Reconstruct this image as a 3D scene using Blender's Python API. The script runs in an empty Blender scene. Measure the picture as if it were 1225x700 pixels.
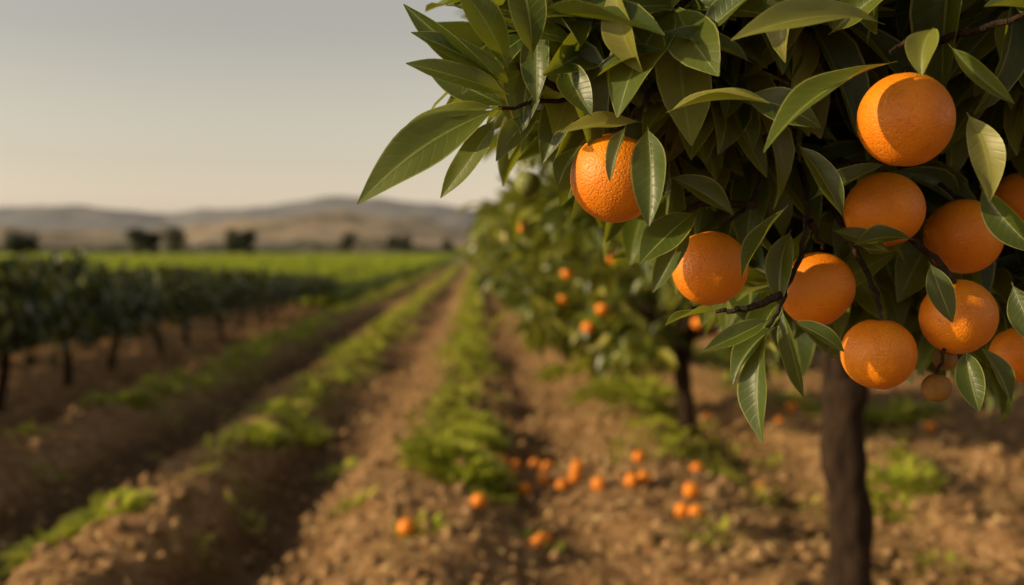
import bpy, math, random
import numpy as np
from mathutils import Vector
rng=np.random.default_rng(7); random.seed(7)
scn=bpy.context.scene
# ------------------------------------------------------------------ helpers
def link(o,parent=None):
    scn.collection.objects.link(o)
    if parent: o.parent=parent
    return o
def empty(name,loc=(0,0,0)):
    e=bpy.data.objects.new(name,None); e.location=loc; e.empty_display_size=.2
    return link(e)
def mesh_np(name,V,F,mat,attrs=None,smooth=True):
    V=np.asarray(V,dtype=np.float32).reshape(-1,3); F=np.asarray(F,dtype=np.int32)
    me=bpy.data.meshes.new(name); k=F.shape[1]
    me.vertices.add(len(V)); me.vertices.foreach_set('co',V.ravel())
    me.loops.add(F.size); me.loops.foreach_set('vertex_index',F.ravel())
    me.polygons.add(len(F)); me.polygons.foreach_set('loop_start',np.arange(0,F.size,k,dtype=np.int32))
    me.polygons.foreach_set('use_smooth',np.full(len(F),smooth))
    if attrs:
        for n,a in attrs.items():
            at=me.attributes.new(n,'FLOAT_VECTOR','POINT'); at.data.foreach_set('vector',np.asarray(a,dtype=np.float32).ravel())
    me.materials.append(mat); me.update(calc_edges=True); me.validate()
    return me
def nrm(a): return a/np.maximum(np.linalg.norm(a,axis=-1,keepdims=True),1e-9)
def h2(i,j,s):
    n=(i.astype(np.int64)*374761393+j.astype(np.int64)*668265263+s*1442695041)&0x7fffffff
    n=((n^(n>>13))*1274126177)&0x7fffffff
    return ((n^(n>>16))&0xffffff)/float(0xffffff)
def vn(x,y,s=0):
    x=np.asarray(x,float); y=np.asarray(y,float)
    i=np.floor(x); j=np.floor(y); u=x-i; v=y-j; u=u*u*(3-2*u); v=v*v*(3-2*v)
    i=i.astype(np.int64); j=j.astype(np.int64)
    return (h2(i,j,s)*(1-u)+h2(i+1,j,s)*u)*(1-v)+(h2(i,j+1,s)*(1-u)+h2(i+1,j+1,s)*u)*v
def fbm(x,y,s=0,o=4):
    t=0;a=.5
    for k in range(o):
        t=t+a*(vn(x*2**k,y*2**k,s+k*17)-.5); a*=.5
    return t*2
def sstep(a,b,x): t=np.clip((x-a)/(b-a),0,1); return t*t*(3-2*t)
# leaves --------------------------------------------------------------
def leaves(B,D,N,L,W,bend,fold,segs=5,cols=2,rnd=None,round_=.9):
    B=np.asarray(B,float);D=nrm(np.asarray(D,float));N=np.asarray(N,float)
    n=len(B); N=nrm(N-D*np.sum(N*D,1,keepdims=True)); S=np.cross(D,N)
    t=np.linspace(0,1,segs+1)[None,:,None]; u=np.linspace(-1,1,cols+1)[None,None,:]
    L=np.broadcast_to(L,(n,)).reshape(n,1,1);W=np.broadcast_to(W,(n,)).reshape(n,1,1)
    b=np.broadcast_to(bend,(n,)).reshape(n,1,1)+1e-4; f=np.broadcast_to(fold,(n,)).reshape(n,1,1)
    s=np.clip((t-.08)/.92,0,1); prof=np.sin(np.pi*np.clip(s,0,1)**.88)**round_
    hw=W/2*np.maximum(prof,.035)
    ph=rng.random((n,1,1))*6.28
    a=b*t; along=L*np.sin(a)/b; nz=-L*(1-np.cos(a))/b
    up=(np.abs(u)**1.4)*hw*np.sin(f)+.06*W*np.sin(t*9+ph+u*1.5)*np.abs(u)*prof
    sd=u*hw*np.cos(f)+.05*L*np.sin(ph)*np.sin(t*3.14)
    e=lambda q:q[...,None]
    Dv=D[:,None,None,:];Nv=N[:,None,None,:];Sv=S[:,None,None,:]
    nt=Nv*e(np.cos(a))+Dv*e(np.sin(a))
    P=B[:,None,None,:]+Dv*e(along)+Nv*e(nz)+Sv*e(sd)+nt*e(up)
    r=(rng.random(n) if rnd is None else rnd).reshape(n,1,1)
    A=np.stack(np.broadcast_arrays(u+0*t+0*r,t+0*u+0*r,r+0*u+0*t),-1)
    c=cols+1; idx=(np.arange(segs)[:,None]*c+np.arange(cols)[None,:]).ravel()
    q=np.stack([idx,idx+1,idx+1+c,idx+c],1)
    F=(q[None]+(np.arange(n)*(segs+1)*c)[:,None,None]).reshape(-1,4)
    return P.reshape(-1,3),F,A.reshape(-1,3)
def merge(parts):
    Vs=[];Fs=[];As=[];o=0
    for V,F,A in parts:
        Vs.append(V);Fs.append(F+o);As.append(A);o+=len(V)
    return np.concatenate(Vs),np.concatenate(Fs),np.concatenate(As)
def tube(P,R,n=6):
    P=np.asarray(P,float);R=np.asarray(R,float);T=nrm(np.gradient(P,axis=0))
    ref=np.array([.31,.2,.93]) if abs(T[0][2])<.8 else np.array([1.,.1,0])
    X=nrm(np.cross(T,ref));Y=np.cross(T,X); a=np.linspace(0,2*np.pi,n,endpoint=False)
    V=P[:,None]+R[:,None,None]*(X[:,None]*np.cos(a)[None,:,None]+Y[:,None]*np.sin(a)[None,:,None])
    m=len(P); F=[]
    for i in range(m-1):
        for j in range(n): F.append([i*n+j,i*n+(j+1)%n,(i+1)*n+(j+1)%n,(i+1)*n+j])
    V=V.reshape(-1,3)
    return V,np.array(F),np.zeros_like(V)
# ------------------------------------------------------------------ materials
def newmat(name):
    m=bpy.data.materials.new(name);m.use_nodes=True;nt=m.node_tree;nt.nodes.clear()
    out=nt.nodes.new('ShaderNodeOutputMaterial'); return m,nt,out
class G:
    def __init__(s,nt): s.nt=nt
    def n(s,t,**k):
        x=s.nt.nodes.new(t)
        for a,b in k.items(): setattr(x,a,b)
        return x
    def l(s,a,b): s.nt.links.new(a,b)
    def math(s,op,a,b=None,c=None,clamp=False):
        x=s.n('ShaderNodeMath',operation=op,use_clamp=clamp)
        for i,v in enumerate((a,b,c)):
            if v is None: continue
            if isinstance(v,(int,float)): x.inputs[i].default_value=v
            else: s.l(v,x.inputs[i])
        return x.outputs[0]
    def mix(s,f,a,b,mode='MIX'):
        x=s.n('ShaderNodeMix',data_type='RGBA',blend_type=mode)
        for i,v in ((0,f),(6,a),(7,b)):
            if isinstance(v,(int,float)): x.inputs[i].default_value=v
            elif isinstance(v,tuple): x.inputs[i].default_value=(*v,1) if len(v)==3 else v
            else: s.l(v,x.inputs[i])
        return x.outputs[2]
    def noise(s,scale,detail=4,rough=.55,vec=None):
        x=s.n('ShaderNodeTexNoise');x.inputs['Scale'].default_value=scale;x.inputs['Detail'].default_value=detail;x.inputs['Roughness'].default_value=rough
        if vec is not None: s.l(vec,x.inputs['Vector'])
        return x.outputs['Fac']
    def ramp(s,f,stops):
        x=s.n('ShaderNodeValToRGB');cr=x.color_ramp
        while len(cr.elements)<len(stops): cr.elements.new(.5)
        for e,(p,c) in zip(cr.elements,stops): e.position=p;e.color=(*c,1)
        s.l(f,x.inputs[0]); return x.outputs[0]
    def attr(s,name):
        a=s.n('ShaderNodeAttribute',attribute_name=name); x=s.n('ShaderNodeSeparateXYZ'); s.l(a.outputs['Vector'],x.inputs[0]); return x.outputs
    def obj(s,scale=None):
        t=s.n('ShaderNodeTexCoord').outputs['Object']
        if scale:
            m=s.n('ShaderNodeMapping');m.inputs['Scale'].default_value=scale;s.l(t,m.inputs[0]);t=m.outputs[0]
        return t
    def bump(s,h,st,d):
        b=s.n('ShaderNodeBump');b.inputs['Strength'].default_value=st;b.inputs['Distance'].default_value=d;s.l(h,b.inputs['Height']);return b.outputs[0]
def leaf_mat(name,stops,under,trans,tcol,rough=.38,veins=True,spec=.5):
    m,nt,out=newmat(name);g=G(nt);u,v,r=g.attr('luv')
    col=g.ramp(r,stops)
    geo=g.n('ShaderNodeNewGeometry')
    p=g.n('ShaderNodeBsdfPrincipled')
    if veins:
        nz=g.noise(14,3,.6,g.obj()); col=g.mix(g.math('MULTIPLY',nz,.55),col,(.028,.042,.007))
        col=g.mix(g.math('MULTIPLY',geo.outputs['Backfacing'],.75),col,under)
        au=g.math('ABSOLUTE',u)
        mid=g.math('LESS_THAN',au,.05)
        wob=g.math('MULTIPLY',g.noise(35,1,.5,g.obj()),5.)
        w=g.math('SINE',g.math('ADD',wob,g.math('MULTIPLY',g.math('SUBTRACT',v,g.math('MULTIPLY',au,.13)),70.)))
        w=g.math('POWER',g.math('MAXIMUM',w,0.),6.)
        col=g.mix(g.math('MULTIPLY',w,.08),col,(.22,.26,.07))
        col=g.mix(g.math('MULTIPLY',mid,.5),col,(.28,.30,.09))
        edge=g.math('MULTIPLY',g.math('GREATER_THAN',au,.93),.5); col=g.mix(edge,col,(.34,.33,.09))
        sp=g.ramp(g.noise(150,3,.7,g.obj()),[(.66,(0,0,0)),(.72,(1,1,1))]); col=g.mix(g.math('MULTIPLY',sp,.5),col,(.16,.11,.03))
        hh=g.math('ADD',g.math('MULTIPLY',w,-.28),g.math('MULTIPLY',mid,-.8))
        hh=g.math('ADD',hh,g.math('MULTIPLY',nz,1.5))
        g.l(g.bump(hh,.32,.0013),p.inputs['Normal'])
        g.l(g.math('ADD',rough-.1,g.math('MULTIPLY',nz,.22)),p.inputs['Roughness'])
    else:
        col=g.mix(g.math('MULTIPLY',geo.outputs['Backfacing'],.75),col,under); p.inputs['Roughness'].default_value=rough
    g.l(col,p.inputs['Base Color'])
    p.inputs['Specular IOR Level'].default_value=spec
    t=g.n('ShaderNodeBsdfTranslucent');t.inputs[0].default_value=(*tcol,1)
    mx=g.n('ShaderNodeMixShader');mx.inputs[0].default_value=trans;g.l(p.outputs[0],mx.inputs[1]);g.l(t.outputs[0],mx.inputs[2]);g.l(mx.outputs[0],out.inputs[0])
    return m
M_leaf=leaf_mat('citrus_leaf',[(0,(.022,.042,.006)),(.45,(.048,.078,.009)),(.8,(.11,.14,.016)),(1,(.25,.24,.045))],(.11,.13,.035),.22,(.40,.44,.025),.40,True,.38)
M_leaf2=leaf_mat('citrus_leaf_row',[(0,(.035,.058,.008)),(.45,(.085,.11,.013)),(.8,(.18,.19,.024)),(1,(.32,.29,.05))],(.15,.16,.04),.22,(.42,.42,.03),.36,False,.42)
M_vine=leaf_mat('vine_leaf',[(0,(.02,.032,.006)),(.6,(.042,.058,.009)),(1,(.10,.11,.015))],(.06,.065,.02),.14,(.2,.21,.02),.36,False,.33)
M_grass=leaf_mat('grass_blade',[(0,(.18,.22,.020)),(.5,(.32,.35,.030)),(.85,(.44,.42,.05)),(1,(.46,.37,.12))],(.28,.31,.04),.3,(.52,.56,.05),.55,False,.2)
M_crop=leaf_mat('crop_leaf',[(0,(.10,.14,.011)),(.5,(.22,.27,.020)),(1,(.38,.42,.032))],(.22,.26,.03),.25,(.42,.48,.03),.55,False,.12)
M_ftree=leaf_mat('far_tree_leaf',[(0,(.04,.046,.024)),(1,(.065,.07,.038))],(.05,.06,.03),.1,(.08,.1,.03),.6,False,.2)
M_dry=leaf_mat('dry_leaf',[(0,(.18,.11,.04)),(.6,(.30,.19,.075)),(1,(.46,.34,.15))],(.25,.17,.08),.1,(.3,.2,.05),.7,False,.2)
def bark(name,a,b):
    m,nt,out=newmat(name);g=G(nt);o=g.obj((1,1,.22))
    f=g.noise(38,5,.7,o);f2=g.noise(9,3,.5,g.obj())
    col=g.mix(g.ramp(f,[(.35,(0,0,0)),(.65,(1,1,1))]),a,b);col=g.mix(g.math('MULTIPLY',f2,.5),col,(.018,.011,.007))
    p=g.n('ShaderNodeBsdfPrincipled');p.inputs['Roughness'].default_value=.9;p.inputs['Specular IOR Level'].default_value=.2;g.l(col,p.inputs['Base Color']);g.l(g.bump(f,1.,.035),p.inputs['Normal']);g.l(p.outputs[0],out.inputs[0]);return m
M_bark=bark('bark',(.012,.007,.004),(.075,.043,.022))
def orange_mat(name,c1,c2,c3):
    m,nt,out=newmat(name);g=G(nt);o=g.obj()
    n1=g.noise(14,3,.5,o)
    col=g.mix(g.ramp(n1,[(.3,(0,0,0)),(.7,(1,1,1))]),c1,c2)
    vo=g.n('ShaderNodeTexVoronoi');vo.inputs['Scale'].default_value=420;g.l(o,vo.inputs['Vector'])
    pit=g.math('SMOOTH_MIN',vo.outputs['Distance'],.5,.2)
    n3=g.noise(50,3,.55,o)
    spots=g.ramp(g.noise(70,3,.7,o),[(.64,(0,0,0)),(.74,(1,1,1))])
    col=g.mix(g.math('MULTIPLY',spots,.45),col,c3)
    hh=g.math('ADD',g.math('MULTIPLY',pit,1.1),g.math('MULTIPLY',n3,1.3))
    p=g.n('ShaderNodeBsdfPrincipled');p.inputs['Roughness'].default_value=.47;p.inputs['Specular IOR Level'].default_value=.4
    g.l(col,p.inputs['Base Color']);g.l(g.bump(hh,.6,.0018),p.inputs['Normal']);g.l(p.outputs[0],out.inputs[0]);return m
M_or=orange_mat('orange_peel',(.78,.25,.006),(.64,.17,.004),(.38,.11,.01))
M_young=orange_mat('young_peel',(.32,.15,.02),(.20,.10,.02),(.1,.05,.01))
M_green=orange_mat('green_peel',(.16,.17,.03),(.12,.14,.025),(.1,.1,.02))
def simple(name,build):
    m,nt,out=newmat(name);g=G(nt);p=g.n('ShaderNodeBsdfPrincipled');p.inputs['Roughness'].default_value=.95;p.inputs['Specular IOR Level'].default_value=.12
    build(g,p);g.l(p.outputs[0],out.inputs[0]);return m
def soil(g,p):
    gr,fld,fur=g.attr('gm');o=g.obj()
    n1=g.noise(1.6,4,.65,o);n2=g.noise(14,5,.7,o);n3=g.noise(60,3,.7,o)
    col=g.ramp(n2,[(.25,(.11,.055,.022)),(.48,(.34,.19,.080)),(.70,(.64,.42,.21))])
    col=g.mix(g.math('MULTIPLY',n1,.4),col,(.22,.118,.048))
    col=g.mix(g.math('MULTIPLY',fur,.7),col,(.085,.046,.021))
    gm=g.math('MULTIPLY',gr,g.ramp(n2,[(.32,(0,0,0)),(.55,(1,1,1))]),clamp=True)
    col=g.mix(g.math('MULTIPLY',gm,.8),col,g.mix(n3,(.16,.18,.022),(.32,.32,.045)))
    ff=g.ramp(g.noise(.012,3,.6,o),[(.4,(.16,.20,.045)),(.55,(.30,.26,.12)),(.7,(.36,.29,.15))])
    col=g.mix(fld,col,ff)
    g.l(col,p.inputs['Base Color'])
    hh=g.math('ADD',n2,g.math('MULTIPLY',n3,.35)); g.l(g.bump(hh,1.,.07),p.inputs['Normal'])
M_soil=simple('soil',soil)
def clod(g,p):
    o=g.obj();g.l(g.ramp(g.noise(12,4,.7,o),[(.3,(.13,.07,.028)),(.7,(.46,.29,.14))]),p.inputs['Base Color']);g.l(g.bump(g.noise(90,3,.7,o),.7,.01),p.inputs['Normal'])
M_clod=simple('clod_soil',clod)
def hillm(a,b,c):
    def f(g,p):
        o=g.obj();n=g.noise(.0045,5,.6,o);n2=g.noise(.03,3,.7,o)
        col=g.ramp(n,[(.35,a),(.52,b),(.68,c)]); col=g.mix(g.ramp(n2,[(.52,(0,0,0)),(.62,(.6,.6,.6))]),col,tuple(x*.6 for x in a)); g.l(col,p.inputs['Base Color'])
    return f
M_hn=simple('dry_hill',hillm((.15,.145,.115),(.25,.20,.145),(.36,.28,.19)))  # dry tan slopes, paled: distance haze is put into the surface colours
M_hf=simple('far_hill',hillm((.18,.19,.205),(.205,.205,.21),(.235,.22,.21)))  # pale grey-blue: haze painted as surface colour, no haze in the air
# ------------------------------------------------------------------ ground
def H(x,y):
    x=np.asarray(x,float);y=np.asarray(y,float)
    m=x+.18*(vn(x*0+3.3,y/2.3,5)-.5)
    core=sstep(-4.4,-3.2,x)*(1-sstep(2.2,3.4,x)); fade=1-sstep(25,80,y)*.7
    z=core*.085*np.cos(2*np.pi*(m+.2)/1.3)*(.7+.6*vn(x/1.1,y/2.7,6))
    tr=(m+1.05+.2*(vn(y/1.4,y*0,9)-.5))
    z=z-.13*np.exp(-(tr/.22)**2)*(1-sstep(6,11,y))+.05*np.exp(-((tr-.5)/.22)**2)*(1-sstep(6,11,y))
    z=z-.12*np.exp(-((m+2.15)/.22)**2)*(1-sstep(14,30,y))
    z=z+(1-core)*.03*np.cos(2*np.pi*x/1.1)*(1-sstep(30,60,y))
    nf=1-sstep(40,120,y)*.8
    z=z+nf*(.09*fbm(x/.6,y/.95,21,3)+.07*fbm(x/.16,y/.19,41,3))*fade
    return z
def strips(x,y):
    m=x+.3*(vn(x*0+1.3,y/2.1,15)-.5)
    s=0
    for c,w,k in ((-.18,.22,1.),(-1.5,.22,1.),(-2.8,.24,.9),(1.35,.36,.75),(2.6,.35,.5)):
        s=s+k*np.exp(-((m-c)/w)**2)
    n=vn(x/.4,y/.9,33)*.6+vn(x/.2,y/.3,34)*.4
    n=n+.33*sstep(5.5,11,y)-.18*sstep(8,5,y)*(x<.1)
    return np.clip(s*sstep(.42,.66,n),0,1)
def axis(lo,dlo,dhi,hi,st,gr):
    a=list(np.arange(dlo,dhi,st)); v=dhi;s=st
    while v<hi: a.append(v);s*=gr;v+=s
    a.append(hi);v=dlo;s=st;b=[]
    while v>lo: s*=gr;v-=s;b.append(v)
    return np.array(b[::-1]+a)
xs=axis(-5000,-4.6,4.2,5000,.042,1.09)
yl=[-60,-20,-6,-2,0,1.5]; v=2.4
while v<6000: yl.append(v); v+=max(.03,.0115*v) if v<80 else v*.03
ys=np.array(yl+[6500])
X,Y=np.meshgrid(xs,ys); Z=H(X,Y); Z[np.abs(X)>300]*=0
V=np.stack([X,Y,Z],-1).reshape(-1,3); nx=len(xs);ny=len(ys)
ii=(np.arange(ny-1)[:,None]*nx+np.arange(nx-1)[None]).ravel(); F=np.stack([ii,ii+1,ii+1+nx,ii+nx],1)
gr=strips(X,Y)*(Y<140); fld=sstep(70,130,Y)+sstep(-12,-30,X)*sstep(20,30,Y); fld=np.clip(fld,0,1)
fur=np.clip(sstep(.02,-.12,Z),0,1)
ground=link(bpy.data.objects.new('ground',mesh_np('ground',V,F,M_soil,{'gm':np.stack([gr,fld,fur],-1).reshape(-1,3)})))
# ------------------------------------------------------------------ grass
def grass(nt,ylo,yhi,bl,hs):
    Bx=[];cnt=0
    while cnt<nt:
        y=ylo*(yhi/ylo)**rng.random(4000); x=rng.uniform(-3.6,4.5,4000); k=rng.random(4000)<strips(x,y)**1.3*1.1
        Bx.append(np.stack([x[k],y[k]],1)); cnt+=k.sum()
    c=np.concatenate(Bx)[:nt]
    sz=rng.uniform(.35,1.3,nt)
    n=nt*bl; cc=np.repeat(c,bl,0); ss=np.repeat(sz,bl)
    ang=rng.random(n)*6.283; rad=np.sqrt(rng.random(n))*.08*ss
    bx=cc[:,0]+np.cos(ang)*rad*.9; by=cc[:,1]+np.sin(ang)*rad*1.6
    B=np.stack([bx,by,H(bx,by)-.01],1)
    a2=ang+rng.normal(0,.5,n); D=np.stack([np.cos(a2)*.7,np.sin(a2)*.7,rng.uniform(.5,1.6,n)],1)
    N=np.stack([-np.cos(a2),-np.sin(a2),np.full(n,.6)],1)
    L=hs*ss*rng.uniform(.5,1.3,n)
    rr=np.clip(np.repeat(rng.random(nt)*.6,bl)+rng.random(n)*.4,0,1)
    return leaves(B,D,N,L,L*rng.uniform(.12,.34,n),rng.uniform(.3,1.5,n),.3,3,1,rr)
extra=[]
def tuft(cx,cy,r,n,h):
    a=rng.random(n)*6.283;q=np.sqrt(rng.random(n))*r;bx=cx+np.cos(a)*q*1.1;by=cy+np.sin(a)*q*1.3
    D=np.stack([np.cos(a)*.8,np.sin(a)*.8,rng.uniform(.4,1.5,n)],1);N=np.stack([-np.cos(a),-np.sin(a),np.full(n,.6)],1)
    L=h*rng.uniform(.5,1.3,n)
    return leaves(np.stack([bx,by,H(bx,by)-.01],1),D,N,L,L*rng.uniform(.14,.4,n),rng.uniform(.3,1.4,n),.3,4,1,rng.random(n)*.9)
for t in [(-1.95,5.35,.18,500,.12),(-1.75,5.4,.14,300,.10),(-.25,4.95,.08,90,.08),(.22,5.3,.08,80,.07),(.3,5.15,.06,60,.07),(-.62,5.6,.1,90,.07),(-.1,6.3,.22,800,.13),(-.22,6.6,.18,500,.12),(-.05,7.3,.18,450,.12),(.05,6.0,.1,160,.09),(-.05,8.1,.18,450,.12),
          (2.2,5.9,.17,300,.11),(2.05,5.6,.1,120,.09),(3.3,8.8,.3,400,.13),(1.2,9.6,.35,700,.12),(1.5,10.6,.35,500,.12),(.9,11.5,.25,400,.12),(-1.25,8.2,.16,280,.1),(-.9,7.4,.1,120,.08),(-1.45,7.6,.16,300,.1),(-2.85,9.1,.2,400,.11),(2.6,9.0,.22,260,.11)]:
    extra.append(tuft(*t))
GV,GF,GA=merge([grass(1250,4.2,20,20,.085),grass(3000,13,90,9,.14)]+extra)
link(bpy.data.objects.new('grass',mesh_np('grass',GV,GF,M_grass,{'luv':GA})))
# clods, dry leaves
def clods(n):
    base=np.array([[1,0,0],[-1,0,0],[0,1,0],[0,-1,0],[0,0,1],[0,0,-1],[.7,.7,.3],[-.7,.7,.2],[.7,-.7,.25],[-.7,-.7,.3]],float)
    tri=np.array([[0,6,4],[6,2,4],[2,7,4],[7,1,4],[1,9,4],[9,3,4],[3,8,4],[8,0,4],[0,5,6],[6,5,2],[2,5,7],[7,5,1],[1,5,9],[9,5,3],[3,5,8],[8,5,0]])
    y=3.2*(20/3.2)**rng.random(n);x=rng.uniform(-3.8,4.2,n);s=.006+.042*rng.random(n)**3.5
    P=base[None]*(s[:,None,None]*rng.uniform(.6,1.3,(n,10,3)))
    P=P+np.stack([x,y,H(x,y)+s*.15],1)[:,None]
    return P.reshape(-1,3),(tri[None]+(np.arange(n)*10)[:,None,None]).reshape(-1,3)
CV,CF=clods(12000); link(bpy.data.objects.new('soil_clods',mesh_np('soil_clods',CV,CF,M_clod)))
n=3600; y=3.3*(13/3.3)**rng.random(n); x=np.where(rng.random(n)<.7,rng.normal(1.4,1.1,n),rng.uniform(-3.5,4,n)); a=rng.random(n)*6.283
DV=leaves(np.stack([x,y,H(x,y)+.012],1),np.stack([np.cos(a),np.sin(a),rng.normal(0,.15,n)],1),np.stack([rng.normal(0,.35,n),rng.normal(0,.35,n),np.ones(n)],1),rng.uniform(.05,.1,n),rng.uniform(.02,.04,n),rng.uniform(-.8,.8,n),.4,4,2)
link(bpy.data.objects.new('dry_leaves',mesh_np('dry_leaves',DV[0],DV[1],M_dry,{'luv':DV[2]})))
# ------------------------------------------------------------------ oranges
def orange_mesh(name,mat,seg=64,rings=40,seed=0):
    th=np.linspace(0,np.pi,rings+1)[:,None];ph=np.linspace(0,2*np.pi,seg,endpoint=False)[None]
    r=1+.02*np.sin(3*ph+seed)*np.sin(th)+.018*np.cos(2*ph+seed*2)*np.sin(th)+.012*np.sin(2*th+seed)-.05*np.exp(-(th/.22)**2)-.03*np.exp(-((np.pi-th)/.16)**2)
    V=np.stack([r*np.sin(th)*np.cos(ph),r*np.sin(th)*np.sin(ph),r*np.cos(th)*.965+0*ph],-1).reshape(-1,3)
    F=[[i*seg+j,(i+1)*seg+j,(i+1)*seg+(j+1)%seg,i*seg+(j+1)%seg] for i in range(rings) for j in range(seg)]
    return mesh_np(name,V*.04,F,mat)
OM=[orange_mesh('orange_fruit%d'%i,M_or,seed=i*1.7) for i in range(3)]; OMg=orange_mesh('green_fruit',M_green); OMy=orange_mesh('young_fruit',M_young)
OL=orange_mesh('orange_fruit_low',M_or,20,12)
fruit=[(.128,1.05,1.366,.0420,0),(.231,1.12,1.283,.0378,1),(.3525,1.17,1.261,.0390,2),(.401,1.12,1.197,.0365,0),(.379,1.0,1.416,.0428,1),(.415,1.15,1.342,.0395,2),
       (.519,1.2,1.315,.041,0),(.480,1.12,1.234,.038,1),(.459,1.12,1.163,.0145,'y'),(.632,1.3,1.357,.036,2),(.607,1.25,1.185,.032,0),(.080,1.8,1.405,.021,'g'),(.476,1.14,1.19,.012,'y')]
# ------------------------------------------------------------------ trees
def tree_skeleton(fork,base,limbs,targets,rt,trunk_r):
    """branches grow by linking every shoot tip to the nearest existing wood"""
    parts=[];nodes=[];
    f=np.array(fork,float);b=np.array(base,float)
    t=np.linspace(0,1,30)[:,None];P=b+(f-b)*t;P[:,0]+=.02*np.sin(t[:,0]*7);P[:,1]+=.015*np.cos(t[:,0]*5)
    R=trunk_r*(1+.35*np.exp(-t[:,0]*9)-.1*t[:,0]+.3*np.exp(-((t[:,0]-1)/.1)**2)+.05*np.sin(t[:,0]*23)+.2*np.exp(-((t[:,0]-.80)/.035)**2)+.1*np.exp(-((t[:,0]-.55)/.03)**2))
    V,F,A=tube(P,R,24); q=V.copy(); V[:,0]+=trunk_r*.3*fbm(q[:,0]*22+q[:,1]*19,q[:,2]*5,90,3); V[:,1]+=trunk_r*.3*fbm(q[:,0]*22+q[:,1]*19,q[:,2]*5,97,3)
    parts.append((V,F,A))
    for L in limbs:
        L=np.array(L,float);p0=P[-1]-[0,0,.03];mid=(p0+L)/2+[0,0,-.06]+rng.normal(0,.05,3)
        t=np.linspace(0,1,12)[:,None];Q=(1-t)**2*p0+2*t*(1-t)*mid+t*t*L
        parts.append(tube(Q,trunk_r*(.62-.45*t[:,0]),10)); nodes+=list(Q[3:])
    nodes=np.array(nodes);tw=[]
    T=np.array(targets);T=T[np.argsort(np.linalg.norm(T-f,axis=1))]
    for p in T:
        d=np.linalg.norm(nodes-p,axis=1)+.25*np.maximum(0,np.linalg.norm(nodes-f,axis=1)-np.linalg.norm(p-f))
        q=nodes[np.argmin(d)];l=np.linalg.norm(p-q)
        if l<.03: continue
        t=np.linspace(0,1,6)[:,None];m=(p+q)/2+[0,0,-.12*l]+rng.normal(0,.07*l,3)
        Q=(1-t)**2*q+2*t*(1-t)*m+t*t*p
        parts.append(tube(Q,np.linspace(min(.003+.012*l,.012),.0016,6)*rt,5));nodes=np.vstack([nodes,Q[2:]])
        tw.append(Q)
    return parts,tw
def twig_leaves(tw,per,L,segs,cols,span=.22,keep=None,bright=0):
    Bs=[];Ds=[];Ns=[]
    for Q in tw:
        d=nrm(Q[-1]-Q[-3]);l=np.linalg.norm(Q[-1]-Q[0]);s=min(span,l)
        r=nrm(np.cross(d,rng.normal(0,1,3)));r2=np.cross(d,r);ph=rng.random()*6
        for i in range(per):
            t=(i+.3)/per; p=Q[-1]-d*s*(1-t); a=ph+i*2.4
            rad=r*math.cos(a)+r2*math.sin(a)
            D=d*(.35+.9*t**2)+rad*(1.-.5*t)+np.array([0,0,-.28])+rng.normal(0,.12,3)
            N=d*.7+np.array([0,0,.8])-rad*.1+rng.normal(0,.35,3)
            Bs.append(p);Ds.append(D);Ns.append(N)
    B=np.array(Bs);D=nrm(np.array(Ds));N=np.array(Ns)
    if keep is not None:
        k=keep(B,D);B=B[k];D=D[k];N=N[k]
    n=len(B);l=L*rng.uniform(.6,1.25,n)
    return leaves(B,D,N,l,l*rng.uniform(.32,.46,n),rng.uniform(.1,1.2,n),rng.uniform(.1,.7,n),segs,cols,np.clip(rng.random(n)**1.4+bright,0,1))
def ell_targets(c,r,n,inner=.55):
    o=[]
    while len(o)<n:
        v=nrm(rng.normal(0,1,3));q=(inner+(1-inner)*rng.random()**.6)
        q*=.84+.32*vn(v[0]*2.2+v[2]*1.3+5,v[1]*2.2+v[2]*2+9,77)
        o.append(np.array(c)+v*q*np.array(r))
    return o
# --- near tree
near=empty('orange_tree',(1.40,4.1,0))
off=np.array([1.40,4.1,0.])
fork=(1.34,4.08,.98)
T=[p for p in ell_targets((1.45,3.25,1.95),(1.42,1.95,.98),1050,.45)]
T=[p for p in T if not p[1]<1.75]   # the pocket round the low fruiting spray stays open
prof_x=[-.02,.03,.05,.13,.19,.257,.307,.386,.5,.9]; prof_z=[1.50,1.47,1.44,1.39,1.335,1.275,1.225,1.19,1.185,1.16]
front=[]
while len(front)<420:
    x=rng.uniform(.02,1.0);y_=rng.uniform(1.25,1.85);z=rng.uniform(1.15,1.9);s=y_/1.35
    xx=x/s; zz=1.3+(z-1.3)/s
    if zz<np.interp(xx,prof_x,prof_z)+.03: continue
    front.append(np.array([x,y_,z]))
for _ in range(60):
    front.append(np.array([rng.uniform(.0,.6),rng.uniform(1.0,1.3),rng.uniform(1.50,1.75)]))
for _ in range(26):
    front.append(np.array([rng.uniform(.02,.30),rng.uniform(1.08,1.3),rng.uniform(1.44,1.56)]))
T+=front
limbs=[(.55,2.0,1.75),(.35,1.7,1.5),(.9,2.4,1.4),(1.9,2.6,1.9),(2.3,3.9,1.9),(1.3,5.0,2.1),(.5,3.6,1.9),(1.3,3.3,2.5),(1.2,2.1,1.6)]
parts,tw=tree_skeleton(fork,(1.36,4.1,-.05),limbs,T,1.,.078)
FR=np.array([f[:4] for f in fruit])
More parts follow.
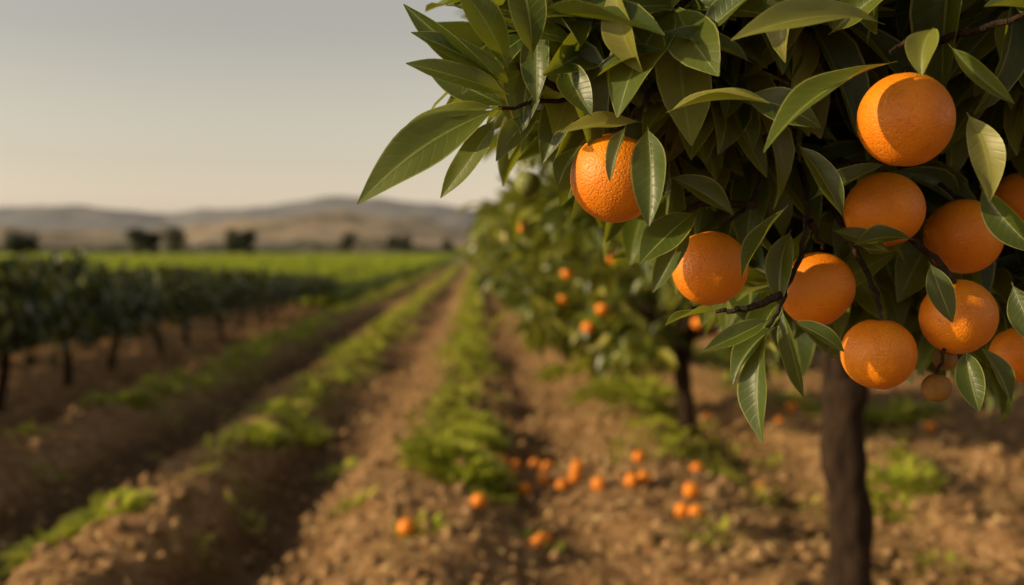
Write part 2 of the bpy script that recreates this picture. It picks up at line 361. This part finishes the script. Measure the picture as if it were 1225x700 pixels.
def keep(B,D):
    k=np.ones(len(B),bool)
    for m in (0.,.5,1.):
        Q=B+D*.12*m
        for fx,fy,fz,r in FR:
            s=fy/np.maximum(Q[:,1],.3)          # fruit stay free of leaves that would grow across them
            dd=np.hypot(Q[:,0]*s-fx,1.3+(Q[:,2]-1.3)*s-fz)
            k&=~((dd<r+.022)&(Q[:,1]<fy+.04))
            k&=~(np.linalg.norm(Q-[fx,fy,fz],axis=1)<r+.01)
        k&=Q[:,1]>.95
        k&=~((Q[:,1]<1.7)&((1.3+(Q[:,2]-1.3)*1.35/Q[:,1])<np.interp(Q[:,0]*1.35/Q[:,1],prof_x,prof_z)-.035))
        k&=~((Q[:,1]<1.7)&(Q[:,0]/Q[:,1]<-.04))
    return k
twF=[q for q in tw if q[-1][1]<1.9]; twB=[q for q in tw if q[-1][1]>=1.9]
LF=twig_leaves(twF,11,.125,8,4,.2,keep,.04); LB=twig_leaves(twB,12,.125,4,2,.28,keep,.08)
# fruiting sprays in the foreground: (base, tip, width, tone)
HL=[((.0225,1.03,1.429),(-.0975,1.0,1.345),.040,.62),((.02,1.05,1.425),(-.03,1.04,1.352),.026,.7),((.03,1.04,1.442),(-.062,1.03,1.518),.026,.3),
((.035,1.05,1.45),(-.055,1.02,1.492),.027,.35),((.03,1.03,1.44),(-.058,1.0,1.462),.026,.5),((.02,1.04,1.43),(-.065,1.04,1.41),.022,.75),((.03,1.08,1.435),(-.045,1.10,1.475),.028,.2),
((.03,1.04,1.46),(-.02,1.03,1.54),.03,.45),((.05,1.02,1.47),(.03,1.0,1.56),.03,.3),((.15,1.0,1.45),(.122,.99,1.535),.032,.9),((.15,1.02,1.415),(.0765,.99,1.403),.022,.97),
((.131,1.0,1.41),(.116,.985,1.362),.018,.15),((.15,1.0,1.41),(.147,.97,1.325),.032,.25),((.165,.99,1.42),(.2475,.97,1.425),.026,.95),((.3525,.98,1.495),(.212,.93,1.472),.034,.85),
((.36,.97,1.462),(.238,.92,1.383),.034,.5),((.379,.94,1.485),(.362,.92,1.443),.026,.8),((.425,.98,1.42),(.437,.96,1.345),.028,.98),((.40,.96,1.475),(.445,.94,1.425),.018,.5),
((.49,.96,1.50),(.42,.93,1.50),.026,.8),((.205,1.06,1.337),(.150,1.03,1.290),.036,.35),((.20,1.07,1.33),(.165,1.05,1.265),.026,.2),((.292,1.06,1.343),(.246,1.04,1.278),.026,.2),
((.225,1.05,1.243),(.172,1.02,1.233),.020,.65),((.262,1.02,1.228),(.255,1.0,1.133),.031,.35),((.268,1.03,1.238),(.206,1.01,1.212),.020,.45),((.277,1.03,1.232),(.233,1.02,1.18),.024,.3),
((.281,1.04,1.248),(.2985,1.03,1.170),.023,.3),((.29,1.04,1.235),(.335,1.03,1.208),.018,.25),((.4575,1.05,1.208),(.462,1.03,1.154),.026,.3),((.475,1.06,1.21),(.50,1.05,1.16),.022,.2),
((.30,1.08,1.32),(.285,1.06,1.25),.028,.15),((.325,1.1,1.35),(.385,1.08,1.38),.026,.3),((.18,1.07,1.37),(.235,1.05,1.335),.026,.2),((.10,1.06,1.40),(.075,1.03,1.36),.022,.2),
((.06,1.06,1.43),(.02,1.05,1.385),.022,.55),((.24,1.03,1.44),(.30,1.0,1.41),.028,.2),((.25,1.03,1.47),(.17,1.0,1.49),.03,.3),((.46,1.03,1.36),(.50,1.0,1.30),.03,.3),((.53,1.05,1.40),(.56,1.02,1.33),.03,.35),
((.42,1.08,1.31),(.36,1.07,1.305),.024,.2),((.30,1.06,1.40),(.335,1.04,1.335),.026,.3),((.345,1.1,1.32),(.395,1.09,1.30),.02,.15),((.43,1.07,1.29),(.448,1.06,1.235),.022,.2),((.51,1.07,1.27),(.53,1.05,1.21),.026,.2),
((.08,1.03,1.47),(.10,1.0,1.42),.028,.3),((.09,1.04,1.49),(.03,1.02,1.50),.03,.25),((.20,1.02,1.49),(.25,1.0,1.53),.03,.4),((.10,1.03,1.45),(.16,1.0,1.475),.028,.3),((.31,1.0,1.49),(.36,.98,1.53),.03,.6),((.45,1.0,1.52),(.40,.98,1.545),.028,.5)]
B=np.array([h[0] for h in HL]);Tp=np.array([h[1] for h in HL]);Wd=np.array([h[2] for h in HL]);tn=np.array([h[3] for h in HL])
Dv=Tp-B;Ln=np.linalg.norm(Dv,axis=1);bd=rng.uniform(.25,.85,len(HL))
Nh=np.stack([rng.normal(-.4,.4,len(HL)),rng.normal(-.7,.25,len(HL)),rng.uniform(.2,.85,len(HL))],1)
Nh[0]=(.0,-.85,.35);Nh[1]=(-.5,-.8,.1);Nh[2]=(-.3,-.8,-.2);Nh[4]=(-.1,-.8,.5);Nh[20]=(-.3,-.7,.5)
Nh=nrm(Nh-nrm(Dv)*np.sum(Nh*nrm(Dv),1,keepdims=True))
D0=nrm(nrm(Dv)+Nh*np.tan(bd/2)[:,None])      # start direction so that the curved leaf ends at its tip
HLm=leaves(B,D0,Nh,Ln*1.06,Wd*1.15,bd,rng.uniform(.2,.7,len(HL)),16,8,np.clip(tn+.08,0,1))
sprays=[[(.33,1.5,1.52),(.2,1.2,1.47),(.1,1.08,1.445),(.02,1.04,1.43)],[(.2,1.2,1.47),(.17,1.08,1.46),(.15,1.02,1.43),(.13,1.04,1.412)],[(.33,1.5,1.52),(.30,1.2,1.42),(.27,1.1,1.345),(.235,1.1,1.325)],
[(.27,1.1,1.345),(.205,1.07,1.345),(.19,1.07,1.33)],[(.33,1.5,1.52),(.36,1.25,1.40),(.33,1.12,1.33),(.29,1.06,1.26),(.265,1.03,1.23)],[(.29,1.06,1.26),(.245,1.05,1.245),(.222,1.05,1.243)],
[(.45,1.5,1.55),(.42,1.1,1.50),(.385,.98,1.49),(.355,.975,1.47)],[(.42,1.1,1.50),(.46,1.0,1.50),(.5,.96,1.51)],[(.36,1.25,1.40),(.40,1.17,1.39),(.418,1.15,1.38)],[(.45,1.5,1.5),(.52,1.25,1.37),(.52,1.2,1.354)],
[(.36,1.25,1.40),(.44,1.14,1.31),(.475,1.11,1.275),(.465,1.1,1.22),(.459,1.12,1.178)],[(.36,1.25,1.40),(.40,1.13,1.27),(.403,1.12,1.232)],[(.33,1.12,1.33),(.352,1.15,1.302)],[(.45,1.3,1.45),(.40,1.05,1.47),(.38,1.0,1.458)],
[(.1,1.08,1.445),(.05,1.04,1.46),(.035,1.035,1.47)],[(.13,1.04,1.412),(.132,1.05,1.40)],[(.6,1.5,1.5),(.63,1.3,1.42),(.633,1.3,1.392)]]
for s in sprays:
    s=np.array(s);m=len(s);tt=np.linspace(0,m-1,(m-1)*6+1)
    Q=np.stack([np.interp(tt,range(m),s[:,k]) for k in range(3)],1)
    for _ in range(4): Q[1:-1]=(Q[:-2]+2*Q[1:-1]+Q[2:])/4
    Q[1:-1]+=rng.normal(0,.0012,(len(Q)-2,3)); parts.append(tube(Q,np.linspace(.0042,.0017,len(Q)),8))
def shift(P,o): return (P[0]-o,P[1],P[2])
bm_=shift(merge(parts),off); link(bpy.data.objects.new('trunk_and_branches',mesh_np('orange_tree_wood',bm_[0],bm_[1],M_bark)),near)
lm=shift(merge([LF,LB,HLm]),off); link(bpy.data.objects.new('foliage',mesh_np('orange_tree_foliage',lm[0],lm[1],M_leaf,{'luv':lm[2]})),near)
for i,(fx,fy,fz,r,k) in enumerate(fruit):
    me=OMy if k=='y' else OMg if k=='g' else OM[k]
    o=link(bpy.data.objects.new('fruit_%d'%(i+1),me),near);o.location=Vector((fx,fy,fz))-Vector(off);o.scale=(r/.04,)*3;o.rotation_euler=(rng.normal(0,.25),rng.normal(0,.25),rng.random()*6)
cal=[]
for fx,fy,fz,r,k in fruit:
    a=np.arange(5)*1.2566; b=np.tile([fx,fy,fz+r*.93],(5,1))
    cal.append(leaves(b,np.stack([np.cos(a),np.sin(a),a*0-.05],1),np.tile([0,0,1.],(5,1)),r*.22,r*.16,.4,.1,3,2,np.full(5,.2)))
cm=shift(merge(cal),off);link(bpy.data.objects.new('calyxes',mesh_np('calyxes',cm[0],cm[1],M_leaf,{'luv':cm[2]})),near)
for p in [(.75,2.6,1.15),(1.1,2.4,1.3),(1.3,2.7,1.1),(1.6,2.9,1.2)]:
    o=link(bpy.data.objects.new('fruit_inner',OM[0]),near);o.location=Vector(p)-Vector(off)
# --- other orchard trees (two shared crowns)
def make_tree(seed):
    T=ell_targets((0,0,1.36),(1.5,1.6,1.05),450,.62)
    T=[p for p in T if p[2]>.36+.3*(abs(p[0])<.35)]
    limbs=[(.8,.3,1.4),(-.8,.2,1.5),(.1,-.9,1.4),(-.1,.9,1.5),(.2,.1,2.1),(-.7,-.7,1.1),(.7,-.7,1.0)]
    parts,tw=tree_skeleton((0,0,.72),(0,0,-.05),limbs,T,1.2,.062)
    w=merge(parts);l=twig_leaves(tw,10,.21,3,2,.36,None,.12)
    fr=ell_targets((0,0,1.3),(1.42,1.5,.85),26,.9)
    return mesh_np('tree_wood',w[0],w[1],M_bark),mesh_np('tree_leaves',l[0],l[1],M_leaf2,{'luv':l[2]}),fr
TM=[make_tree(0),make_tree(1)]
locs=[(1.56,8.5,0,1.)]+[(1.6,8.5+4.3*i,i*1.7,rng.uniform(.92,1.06)) for i in range(1,11)]+[(6.1,3.5+4.3*i,i*2.3,rng.uniform(.95,1.1)) for i in range(0,8)]
for i,(x,y,rz,s) in enumerate(locs):
    e=empty('orange_tree',(x,y,float(H(x,y))));e.rotation_euler=(0,0,rz);e.scale=(s,)*3
    w,l,fr=TM[i%2]
    link(bpy.data.objects.new('trunk_and_branches',w),e);link(bpy.data.objects.new('foliage',l),e)
    if i==0: fr=list(fr[:12])+[np.array(q) for q in [(-.98,-1.2,1.2),(-.86,-1.35,.86),(-.78,-1.42,.98),(-1.25,-.9,1.5),(-.5,-1.6,1.3),(-.2,-1.55,.9)]]
    if i==0 or i>10:
        for p in fr:
            if p[2]<.5: continue
            o=link(bpy.data.objects.new('fruit',OL),e);o.location=p
# fallen oranges
fo=[(.149,6.75),(.156,6.43),(.24,6.99),(.353,6.86),(.26,6.2),(.468,6.25),(.582,6.6),(.50,6.35),(.648,6.0),(.827,6.02),(.94,6.55),(.90,6.08),(.56,6.5),(.008,5.38),(-.304,4.87),(.278,5.05),(1.08,5.67),(.99,5.41),(1.04,5.33),(1.63,6.48),(2.35,8.4),(2.5,8.8),(1.27,6.5),(2.2,8.2),(3.2,7.9),(1.9,9.3),(.32,5.3),(.38,6.5),(.60,6.75),(.44,6.95),(.2,6.6)]
fe=empty('fallen_oranges')
for x,y in fo:
    o=link(bpy.data.objects.new('fallen_fruit',OL),fe);r=rng.uniform(.034,.044);o.location=(x,y,float(H(x,y))+r*.78);o.scale=(r/.04,)*3;o.rotation_euler=(rng.random()*3,rng.random()*3,0)
# ------------------------------------------------------------------ vineyard rows at left
def vine(seed):
    n=900; x=np.clip(rng.normal(0,.22,n),-.46,.46);y=np.clip(rng.normal(0,.42,n),-.85,.85);z=.5+.62*rng.random(n)**.8
    top=.90+.22*vn(y*3+seed*7,y*0,4)+.12*np.exp(-(y/.45)**2); z=.46+(z-.5)/.62*(top-.46); x=x*(1.15-.5*(z-.45))
    hang=rng.random(n)<.1; z[hang]-=.12
    D=np.stack([np.sign(x)*.6+rng.normal(0,.6,n),rng.normal(0,.6,n),rng.normal(-.35,.5,n)],1);N=np.stack([x*2+rng.normal(0,.3,n),rng.normal(0,.4,n),np.full(n,.8)],1)
    L=rng.uniform(.08,.15,n);l=leaves(np.stack([x,y,z],1),D,N,L,L*.8,rng.uniform(.2,1,n),.3,3,2)
    t=np.linspace(0,1,8);P=np.stack([.03*np.sin(t*5+seed),.03*np.cos(t*4),t*.75-.05],1)
    parts=[tube(P,.046-.012*t,8),tube(np.stack([0*t,t*.8,.7+.08*np.sin(t*3)],1),.018-.008*t,6),tube(np.stack([0*t,-t*.8,.7+.08*np.sin(t*3)],1),.018-.008*t,6)]
    w=merge(parts); return mesh_np('vine_wood',w[0],w[1],M_bark),mesh_np('vine_leaves',l[0],l[1],M_vine,{'luv':l[2]})
VM=[vine(i) for i in range(3)]
for r in range(8):
    x=-3.95-r*1.9; row=empty('grapevine_row',(x,0,0))
    for k in range(0,20):
        y=6.2+1.6*k+(r%3)*.4
        if y>38: break
        h=max(.3,1.12-(max(y,9)-9)*.0265)*rng.uniform(.93,1.07)
        w,l=VM[(k+r)%3]
        for nme,me in (('vine_trunk',w),('vine_foliage',l)):
            o=link(bpy.data.objects.new(nme,me),row);o.location=(rng.normal(0,.04),y,0 if h>.6 else -.1);o.scale=(1,1,h);o.rotation_euler=(0,0,0 if k%2 else math.pi)
# green crop field beyond
cx=np.concatenate([np.arange(-3.3,-60,-.24),np.arange(-60,-260,-4)]);cy=[27.];
while cy[-1]<420: cy.append(cy[-1]+max(.2,cy[-1]*.008))
cy=np.array(cy);X,Y=np.meshgrid(cx,cy)
def CH(X,Y): return .05+.42*(.5+.5*np.cos(2*np.pi*X/1.9))*sstep(27,30,Y)*sstep(-3.2,-3.6,X)+.12*(vn(X*2.3,Y*1.3,61)-.3)
Z=CH(X,Y); nx=len(cx);V=np.stack([X,Y,Z],-1).reshape(-1,3);ii=(np.arange(len(cy)-1)[:,None]*nx+np.arange(nx-1)[None]).ravel();F=np.stack([ii,ii+nx,ii+1+nx,ii+1],1)
A=np.stack([X*0,Y*0,np.clip(-.05+1.1*(.5+.5*np.cos(2*np.pi*X/1.9))*(.4+.6*vn(X*.6,Y*.15,3)),0,1)],-1).reshape(-1,3)
fe=empty('crop_field');link(bpy.data.objects.new('crop_canopy',mesh_np('crop_canopy',V,F,M_crop,{'luv':A})),fe)
n=40000;y=27*(200/27)**rng.random(n);x=-3.4-rng.random(n)**1.4*y*.5;xr=np.round(x/1.9)*1.9+rng.normal(0,.33,n);xr=np.minimum(xr,-3.35)
L=rng.uniform(.1,.16,n)*np.sqrt(y/30);l=leaves(np.stack([xr,y,CH(xr,y)-.02],1),np.stack([rng.normal(0,.6,n),rng.normal(0,.6,n),rng.uniform(.2,1,n)],1),np.stack([rng.normal(0,.4,n),rng.normal(0,.4,n),np.ones(n)],1),L,L*.6,.5,.3,2,2,np.clip(rng.normal(.6,.25,n),0,1))
link(bpy.data.objects.new('crop_leaves',mesh_np('crop_leaves',l[0],l[1],M_crop,{'luv':l[2]})),fe)
# ------------------------------------------------------------------ distant trees and hills
def far_tree(seed):
    P=[]
    for c in range(9):
        a=rng.random()*6.28;q=rng.uniform(.2,1.3);P.append((math.cos(a)*q,math.sin(a)*q,rng.uniform(1.3,3.4),rng.uniform(.7,1.15)))
    n=2200;k=rng.integers(0,9,n);C=np.array(P)[k];v=nrm(rng.normal(0,1,(n,3)));B=C[:,:3]+v*(C[:,3:]*rng.uniform(.6,1,(n,1)))
    L=rng.uniform(.2,.36,n);l=leaves(B,v+rng.normal(0,.5,(n,3)),v+np.array([0,0,.8]),L,L*.7,.4,.2,2,2)
    t=np.linspace(0,1,6);w=merge([tube(np.stack([.1*np.sin(t*3),0*t,t*2.2-.1],1),.2-.08*t,8),tube(np.stack([t*.8,0*t,1.3+t*1.2],1),.1-.05*t,6),tube(np.stack([-t*.7,t*.3,1.2+t*1.3],1),.1-.05*t,6)])
    return mesh_np('far_wood',w[0],w[1],M_bark),mesh_np('far_leaves',l[0],l[1],M_ftree,{'luv':l[2]})
FT=[far_tree(i) for i in range(3)]
for i,(x,y,s) in enumerate([(-88,220,1.3),(-65,221,1.35),(-57.5,220,1.45),(-48,226,1.4),(-45.5,228,1.3),(-45,400,1.9),(-26,410,1.8),(-30,405,1.6),(-11,420,1.4),(-130,330,1.2),(-118,235,1.1),(8,380,1.3),(30,370,1.5),(-63,223,1.2),(-86,222,1.1)]):
    e=empty('tree',(x,y,0));e.scale=(s,s,s);e.rotation_euler=(0,0,i*1.3)
    w,l=FT[i%3];link(bpy.data.objects.new('trunk',w),e);link(bpy.data.objects.new('crown',l),e)
n=20000;x=rng.uniform(-420,300,n);y=560+rng.normal(0,8,n)+x*.05;hh=2.4+8*vn(x/14,x*0,8)**2;B=np.stack([x,y,rng.random(n)*hh],1);v=nrm(rng.normal(0,1,(n,3)));L=rng.uniform(.9,1.6,n)
l=leaves(B,v,v+np.array([0,-.3,.7]),L,L*.8,.3,.2,2,2);link(bpy.data.objects.new('distant_treeline',mesh_np('distant_treeline',l[0],l[1],M_ftree,{'luv':l[2]})))
def hills(name,y0,y1,ang,fn,mat):
    a=np.linspace(-ang,ang,420);d=np.linspace(0,1,70);A_,D_=np.meshgrid(a,d);R=y0+(y1-y0)*D_
    X=R*np.tan(A_);Y=R;Z=fn(X,Y,D_,A_);V=np.stack([X,Y,Z],-1).reshape(-1,3);nx=420;ii=(np.arange(69)[:,None]*nx+np.arange(nx-1)[None]).ravel()
    link(bpy.data.objects.new(name,mesh_np(name,V,np.stack([ii,ii+1,ii+1+nx,ii+nx],1),mat)))
def hn(X,Y,D,A):
    p=np.sin(np.pi*D)**1.2; s=A*1361+570
    prof=np.interp(s,[-600,0,60,130,220,300,380,460,560,700,1300,1900],[20,24,22,17,20,34,40,38,26,22,34,20])
    return -3+p*prof*(1.0)*1.15*(1+.35*fbm(X/160,Y/200,70,4))+p*12*fbm(X/60,Y/70,71,4)
hills('dry_hills',900,1900,1.0,hn,M_hn)
def hf(X,Y,D,A):
    p=np.sin(np.pi*D); s=A*1361+570
    prof=np.interp(s,[-600,0,80,150,210,300,400,470,560,620,1300,1900],[90,104,112,104,98,112,126,124,104,70,100,90])
    return -5+p*prof*(1+.12*fbm(X/300,Y/300,80,4))+p*12*fbm(X/90,Y/90,81,4)
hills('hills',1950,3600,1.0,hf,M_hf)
# ------------------------------------------------------------------ light, sky, camera
sd=Vector((-.87,-.22,.39)).normalized();el=math.asin(sd.z);az=math.atan2(sd.x,sd.y)
L=bpy.data.lights.new('sun','SUN');L.energy=5.0;L.angle=math.radians(.5);L.color=(1,.76,.43);so=link(bpy.data.objects.new('sun',L));so.rotation_euler=sd.to_track_quat('Z','Y').to_euler()
w=bpy.data.worlds.new('World');scn.world=w;w.use_nodes=True;g=G(w.node_tree);bg=w.node_tree.nodes['Background']
sk=g.n('ShaderNodeTexSky',sky_type='NISHITA');sk.sun_disc=False;sk.sun_elevation=el;sk.sun_rotation=az%(2*math.pi);sk.dust_density=.8;sk.air_density=1.5;sk.ozone_density=1.
hs=g.n('ShaderNodeHueSaturation');hs.inputs['Saturation'].default_value=.26;g.l(sk.outputs[0],hs.inputs['Color'])
gm=g.n('ShaderNodeGamma');gm.inputs['Gamma'].default_value=1.55;g.l(g.mix(1.,hs.outputs[0],(1.,.925,.86),'MULTIPLY'),gm.inputs[0])
g.l(gm.outputs[0],bg.inputs[0]);bg.inputs[1].default_value=.056
c=bpy.data.cameras.new('camera');c.lens=40;c.sensor_width=36;c.clip_start=.05;c.clip_end=12000;co=link(bpy.data.objects.new('camera',c));co.location=(0,0,1.3);co.rotation_euler=(math.radians(90-2.1),0,math.radians(-1.77))
c.dof.use_dof=True;c.dof.focus_distance=1.06;c.dof.aperture_fstop=3.6;scn.camera=co
scn.view_settings.view_transform='Standard';scn.view_settings.look='None';scn.view_settings.exposure=0
